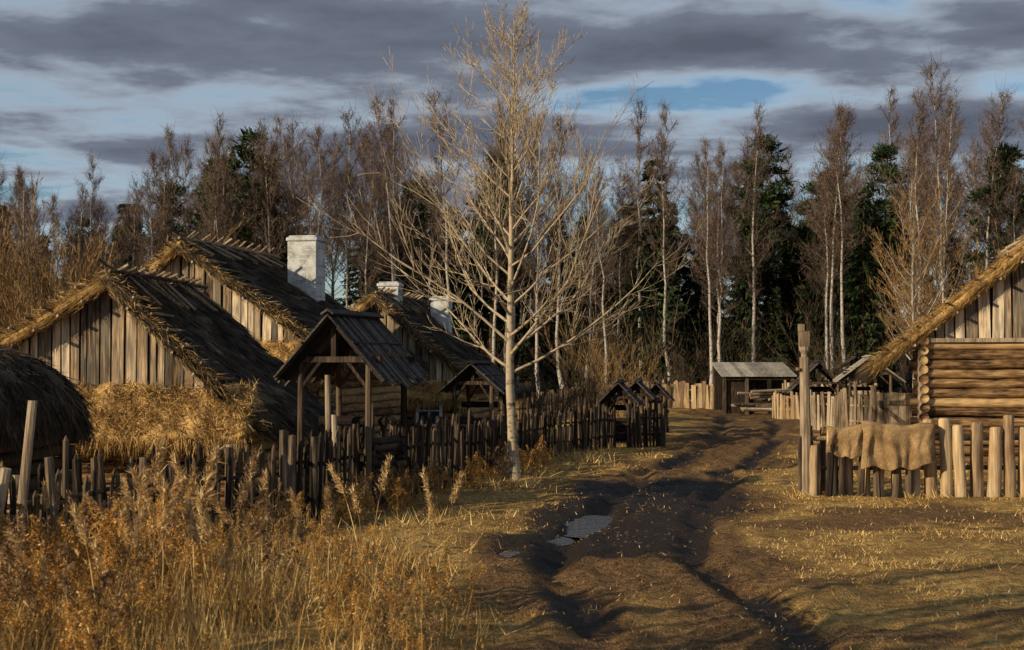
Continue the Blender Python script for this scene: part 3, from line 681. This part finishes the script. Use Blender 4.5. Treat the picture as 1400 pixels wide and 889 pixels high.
mb.poly([(0,0,-.3),(.01,0,.8),(.0,0,1.6),(-.01,0,2.3)],[.10,.092,.085,.08],10,.08);mb.poly([(-.01,0,2.3),(-.01,0,2.36),(-.01,0,2.42),(-.01,0,2.48)],[.05,.05,.085,.09],10)
mb.box(-.09,.07,-.08,.08,2.481,2.74);mb.box(-.10,-.02,-.09,.07,2.743,2.86);mb.beam((-.12,-.1,2.1),(-.12,.1,2.1),.03,.05)
mb.build('pole',M_grey,e)
e=empty('plank_gate',(PX(1199,33),33,float(gz(8.5,33))),-.1);mb=MB();xx=0
while xx<1.05:
    w=.14+.04*rr.random();mb.box(xx,xx+w-.012,0,.03,.25,1.62+.05*rr.random());xx+=w
mb.beam((0,-.02,.5),(1.1,-.02,.5),.03,.1);mb.beam((0,-.02,1.4),(1.1,-.02,1.4),.03,.1);mb.beam((.05,-.022,1.34),(1.05,-.022,.56),.03,.09)
mb.poly([(-.08,.02,-.2),(-.08,.02,1.8)],[.07,.07],8);mb.poly([(1.2,.02,-.2),(1.2,.02,1.8)],[.07,.07],8);mb.build('gate_boards',M_grey,e)
# ---------------------------------------------------------------- far sheds
def lean_shed(name,px0,px1,Y,pt,pe,seed,dep=3):
    rr=R(seed);x0,x1=PX(px0,Y),PX(px1,Y);z=float(gz(x0,Y));e=empty(name,(x0,Y,0));W=x1-x0;zt=PZ(pt,Y);ze=PZ(pe,Y);mb=MB();xx=-.15
    while xx<W+.15:
        w=.18+.05*rr.random();mb.hexa([(xx,-.2,ze),(xx+w-.012,-.2,ze),(xx+w-.012,dep,zt),(xx,dep,zt),(xx,-.2,ze+.05),(xx+w-.012,-.2,ze+.05),(xx+w-.012,dep,zt+.05),(xx,dep,zt+.05)]);xx+=w
    mb.build('roof',M_shed,e)
    mb=MB()
    for xx in (0,W*.33,W*.66,W):
        mb.beam((xx,0,z-.1),(xx,0,ze-.02),.14,.14);mb.beam((xx,dep-.2,z-.1),(xx,dep-.2,zt-.15),.14,.14)
    mb.beam((-.1,0,ze-.08),(W+.1,0,ze-.08),.12,.12);mb.box(-.02,W*.4,dep-.3,dep-.22,z,zt-.2);mb.box(W*.4,W,dep-.6,dep-.54,z,zt-.5)
    xx=0
    while xx<W*.38: mb.box(xx,xx+.2,.08,.11,z,ze-.15);xx+=.22
    for zz in (.3,.7): mb.beam((W*.4,.05,z+zz),(W,.05,z+zz),.06,.1)
    mb.build('frame',M_dark,e)
lean_shed('open_shed',990,1083,62,497,515,1)
shelter('small_hut',1120,58,8,2.3,3.0,2.15,1.0,0,8,.8,M_roofb)
shelter('small_hut',1190,52,10,2.2,3.0,2.35,1.55,0,9,.9,M_shed)
shelter('small_hut',1170,72,10,3.0,3.0,2.4,1.5,0,19,.9,M_roofb)
e=empty('stacked_timber',(PX(1040,60),60,0));mb=MB();rr=R(3)
for i in range(26):
    x=rr.random()*3.5;z=.1+.09*i*.35;mb.poly([(x-1.2,rr.normal(0,.3),z+.1),(x+1.2,rr.normal(0,.3),z+rr.normal(.1,.1))],[.06,.05],7)
mb.build('poles',M_grey,e)
# ---------------------------------------------------------------- weeds
def weedmesh(seed,H,kind):
    rr=R(seed);mb=MB();fl=MB();segs=[]
    for sN in range(3 if kind else 3):
        a=rr.random()*6.28;lean=.10+.28*rr.random();p=np.array([rr.normal(0,.06),rr.normal(0,.06),0.]);h=H*(.6+.45*rr.random())
        d=np.array([math.cos(a)*lean,math.sin(a)*lean,1.]);pts=[p]
        for i in range(6):
            d=d+rr.normal(0,.06,3);q=pts[-1]+d/np.linalg.norm(d)*h/6;segs.append((pts[-1],q,.005-.0005*i,.0045-.0005*i,0));pts.append(q)
        if kind==1:
            tip=pts[-1];ax=(pts[-1]-pts[-3]);ax/=np.linalg.norm(ax)
            for b_ in range(14):
                t=b_/14;c=tip-ax*(.36*(1-t));aa=rr.random()*6.28;ll=(.18*(1-t)+.03)
                n=34;s_=rr.random(n);pp=c+np.stack([np.cos(aa)*s_*ll,np.sin(aa)*s_*ll,.5*ll*s_-.9*ll*s_**2],-1)+rr.normal(0,.009,(n,3))
                fl.blades(pp,rr.normal(0,.016,(n,3))+np.array([0,0,.008]),rr.normal(0,.010,(n,3)))
            for b_ in range(30):
                t=rr.random()*.8;c=pts[int(t*6)]+(pts[int(t*6)+1]-pts[int(t*6)])*rr.random();aa=rr.random()*6.28
                D=np.array([[math.cos(aa)*.08,math.sin(aa)*.08,-.05+rr.normal(0,.03)]]);fl.blades(c[None],D,rr.normal(0,.014,(1,3)))
        else:
            n=300;ax=pts[-1]-pts[-2];s_=rr.random(n);c=pts[-2]+ax*(s_[:,None]*1.7-.4)
            wdt=.024*(1-.6*s_)[:,None]
            fl.blades(c+rr.normal(0,1,(n,3))*wdt,ax/np.linalg.norm(ax)*.05+rr.normal(0,.026,(n,3))+np.array([.02,0,-.01]),rr.normal(0,.007,(n,3)))
    n=12;aa=rr.random(n)*6.28;l=H*(.3+.4*rr.random(n));D=np.stack([np.cos(aa)*l*.45,np.sin(aa)*l*.45,l*.8],-1)
    fl.blades(rr.normal(0,.07,(n,3))*np.array([1,1,0]),D,np.stack([np.sin(aa)*.009,-np.cos(aa)*.009,0*aa],-1))
    segs_to(mb,segs,4)
    return mb.build('stalks',M_grass,data_only=True),fl
WV=[];WP=[]
for i in range(12):
    kind=0 if i in (3,8) else 1
    st,fl=weedmesh(300+i,1.15 if kind else 1.35,kind);me=fl.build('fluff',(M_weedd if i%3==1 else M_weed) if kind else M_plume,data_only=True)
    if kind: WV.append((st,me))
    else: WP.append((st,me))
we=empty('dry_weeds');rr=R(55);cnt=0
def putw(v,X,Y,s,tilt=.12):
    rz=rr.random()*6.28;z=float(gz(X,Y))-.03;tl=rr.normal(0,tilt,2)
    for me in v:
        o=bpy.data.objects.new(me.name,me);scene.collection.objects.link(o);o.parent=we;o.location=(X,Y,z);o.rotation_euler=(tl[0],tl[1],rz);o.scale=(s,s,s)
while cnt<320:
    Y=9.6+rr.random()**1.2*7.0;X=-7+6.9*rr.random()
    lim=-.40-.08*(Y-10)-.33*max(0,Y-14)
    if X>lim+rr.normal(0,.15):continue
    if vnoise(X*1.1,Y*1.1,4)<.42 and rr.random()<.9:continue
    if X<fencex(Y) and Y>14 and rr.random()<.6:continue
    s=(.36+.55*rr.random()**1.3)*(.75+.5*float(vnoise(X*.8,Y*.8,14)))
    s*=float(np.interp(X-lim,[-1.6,-.2],[1,.6]))
    putw(WV[rr.integers(len(WV))] if rr.random()<.88 else WP[rr.integers(2)],X,Y,s);cnt+=1
for px,Y,s in ((235,12,1.2),(262,11.8,1.05),(300,12.5,1.1),(210,12.6,1.0),(500,15,.95),(598,15.5,.85),(350,12.8,.9),(440,13,.85),(280,11,.95)):
    putw(WP[rr.integers(2)],PX(px,Y),Y,s,.10)
for i in range(100):
    t=rr.random();Y=18+t*14;X=float(fencex(Y))+.2+.5*rr.random();putw(WV[rr.integers(len(WV))],X,Y,.3+.4*rr.random(),.08)
r=R(8);N=20000;Y=9.5+r.random(N)**1.2*7;X=-6.5+6.4*r.random(N);lim=-.35-.10*(Y-10)-.33*np.clip(Y-14,0,9)
k=(X<lim+r.normal(0,.25,N))&(r.random(N)<.10+.9*sst(.42,.55,fbm(X*1.3,Y*1.3,3,17)));X=X[k];Y=Y[k];m=len(X)
h=.15+.42*r.random(m)*(.5+fbm(X,Y,2,3));a=r.random(m)*6.28;ln=.15+.6*r.random(m)
mb=MB();mb.blades(np.stack([X,Y,gz(X,Y)-.02],-1),np.stack([np.cos(a)*ln*h,np.sin(a)*ln*h,h],-1),np.stack([np.sin(a)*.008,-np.cos(a)*.008,0*a],-1));mb.build('tall_dry_grass',M_grass)
# ---------------------------------------------------------------- light, sky, camera
sd=np.array([-.85,-.53]);sd/=np.linalg.norm(sd);el=math.radians(20)
tosun=Vector((sd[0]*math.cos(el),sd[1]*math.cos(el),math.sin(el)))
sl=bpy.data.lights.new('sun','SUN');sl.energy=5;sl.angle=math.radians(.5);sl.color=(1,.84,.57)
so=bpy.data.objects.new('sun',sl);scene.collection.objects.link(so);so.rotation_euler=tosun.to_track_quat('Z','Y').to_euler()
w=bpy.data.worlds.new('World');scene.world=w;w.use_nodes=True;nt=w.node_tree;nt.nodes.clear()
sky=nt.nodes.new('ShaderNodeTexSky');sky.sky_type='NISHITA';sky.sun_disc=False;sky.sun_elevation=el;sky.sun_rotation=math.atan2(sd[0],sd[1]);sky.air_density=1;sky.dust_density=.3;sky.ozone_density=3
hs=nt.nodes.new('ShaderNodeHueSaturation');hs.inputs['Saturation'].default_value=1.1;nt.links.new(sky.outputs[0],hs.inputs['Color'])
bg=nt.nodes.new('ShaderNodeBackground');bg.inputs[1].default_value=.085;nt.links.new(hs.outputs[0],bg.inputs[0])
tc=nt.nodes.new('ShaderNodeTexCoord');sp=nt.nodes.new('ShaderNodeSeparateXYZ');nt.links.new(tc.outputs['Generated'],sp.inputs[0])
zc=math_(nt,'ADD',math_(nt,'MAXIMUM',sp.outputs[2],.0),.06)
cx=math_(nt,'DIVIDE',sp.outputs[0],zc);cy=math_(nt,'DIVIDE',sp.outputs[1],zc)
cb=nt.nodes.new('ShaderNodeCombineXYZ');nt.links.new(cx,cb.inputs[0]);nt.links.new(cy,cb.inputs[1])
def wn(sc,det,loc=(0,0,0),rough=.55,dist=0):
    mp=nt.nodes.new('ShaderNodeMapping');mp.inputs['Location'].default_value=loc;nt.links.new(cb.outputs[0],mp.inputs[0])
    n=nt.nodes.new('ShaderNodeTexNoise');n.inputs['Scale'].default_value=sc;n.inputs['Detail'].default_value=det;n.inputs['Roughness'].default_value=rough;n.inputs['Distortion'].default_value=dist
    nt.links.new(mp.outputs[0],n.inputs['Vector']);return n.outputs['Fac']
cov=wn(1.35,6,(7.4,3.3,0),.56);big=wn(.6,2,(6.2,2.1,0))
bz=math_(nt,'DIVIDE',math_(nt,'SUBTRACT',sp.outputs[2],.212),.021)
belt=math_(nt,'EXPONENT',math_(nt,'MULTIPLY',math_(nt,'MULTIPLY',bz,bz),-1.0))
bz2=math_(nt,'DIVIDE',math_(nt,'SUBTRACT',sp.outputs[2],.155),.018)
belt2=math_(nt,'EXPONENT',math_(nt,'MULTIPLY',math_(nt,'MULTIPLY',bz2,bz2),-1.0))
tot=math_(nt,'ADD',math_(nt,'ADD',math_(nt,'MULTIPLY',cov,.65),math_(nt,'MULTIPLY',big,.35)),math_(nt,'ADD',math_(nt,'MULTIPLY',belt,.13),math_(nt,'MULTIPLY',belt2,.085)))
f=ramp(nt,tot,[(.44,(0,0,0)),(.54,(1,1,1))])
cc=ramp(nt,tot,[(.47,(.56,.67,.76)),(.53,(.33,.385,.46)),(.585,(.165,.19,.245)),(.69,(.10,.115,.155))])
b2=nt.nodes.new('ShaderNodeBackground');nt.links.new(cc,b2.inputs[0]);b2.inputs[1].default_value=1
mx=nt.nodes.new('ShaderNodeMixShader');nt.links.new(f,mx.inputs[0]);nt.links.new(bg.outputs[0],mx.inputs[1]);nt.links.new(b2.outputs[0],mx.inputs[2])
out=nt.nodes.new('ShaderNodeOutputWorld');nt.links.new(mx.outputs[0],out.inputs[0])
cam=bpy.data.cameras.new('camera');co=bpy.data.objects.new('camera',cam);scene.collection.objects.link(co);scene.camera=co
cam.lens=50;cam.sensor_width=36;cam.clip_end=3000;co.location=(0,0,CH);co.rotation_euler=(math.radians(90)+math.atan((HY-444.5)/F),0,0)
cam.dof.use_dof=True;cam.dof.focus_distance=26;cam.dof.aperture_fstop=3.2
scene.view_settings.view_transform='Standard';scene.view_settings.look='None';scene.view_settings.exposure=0
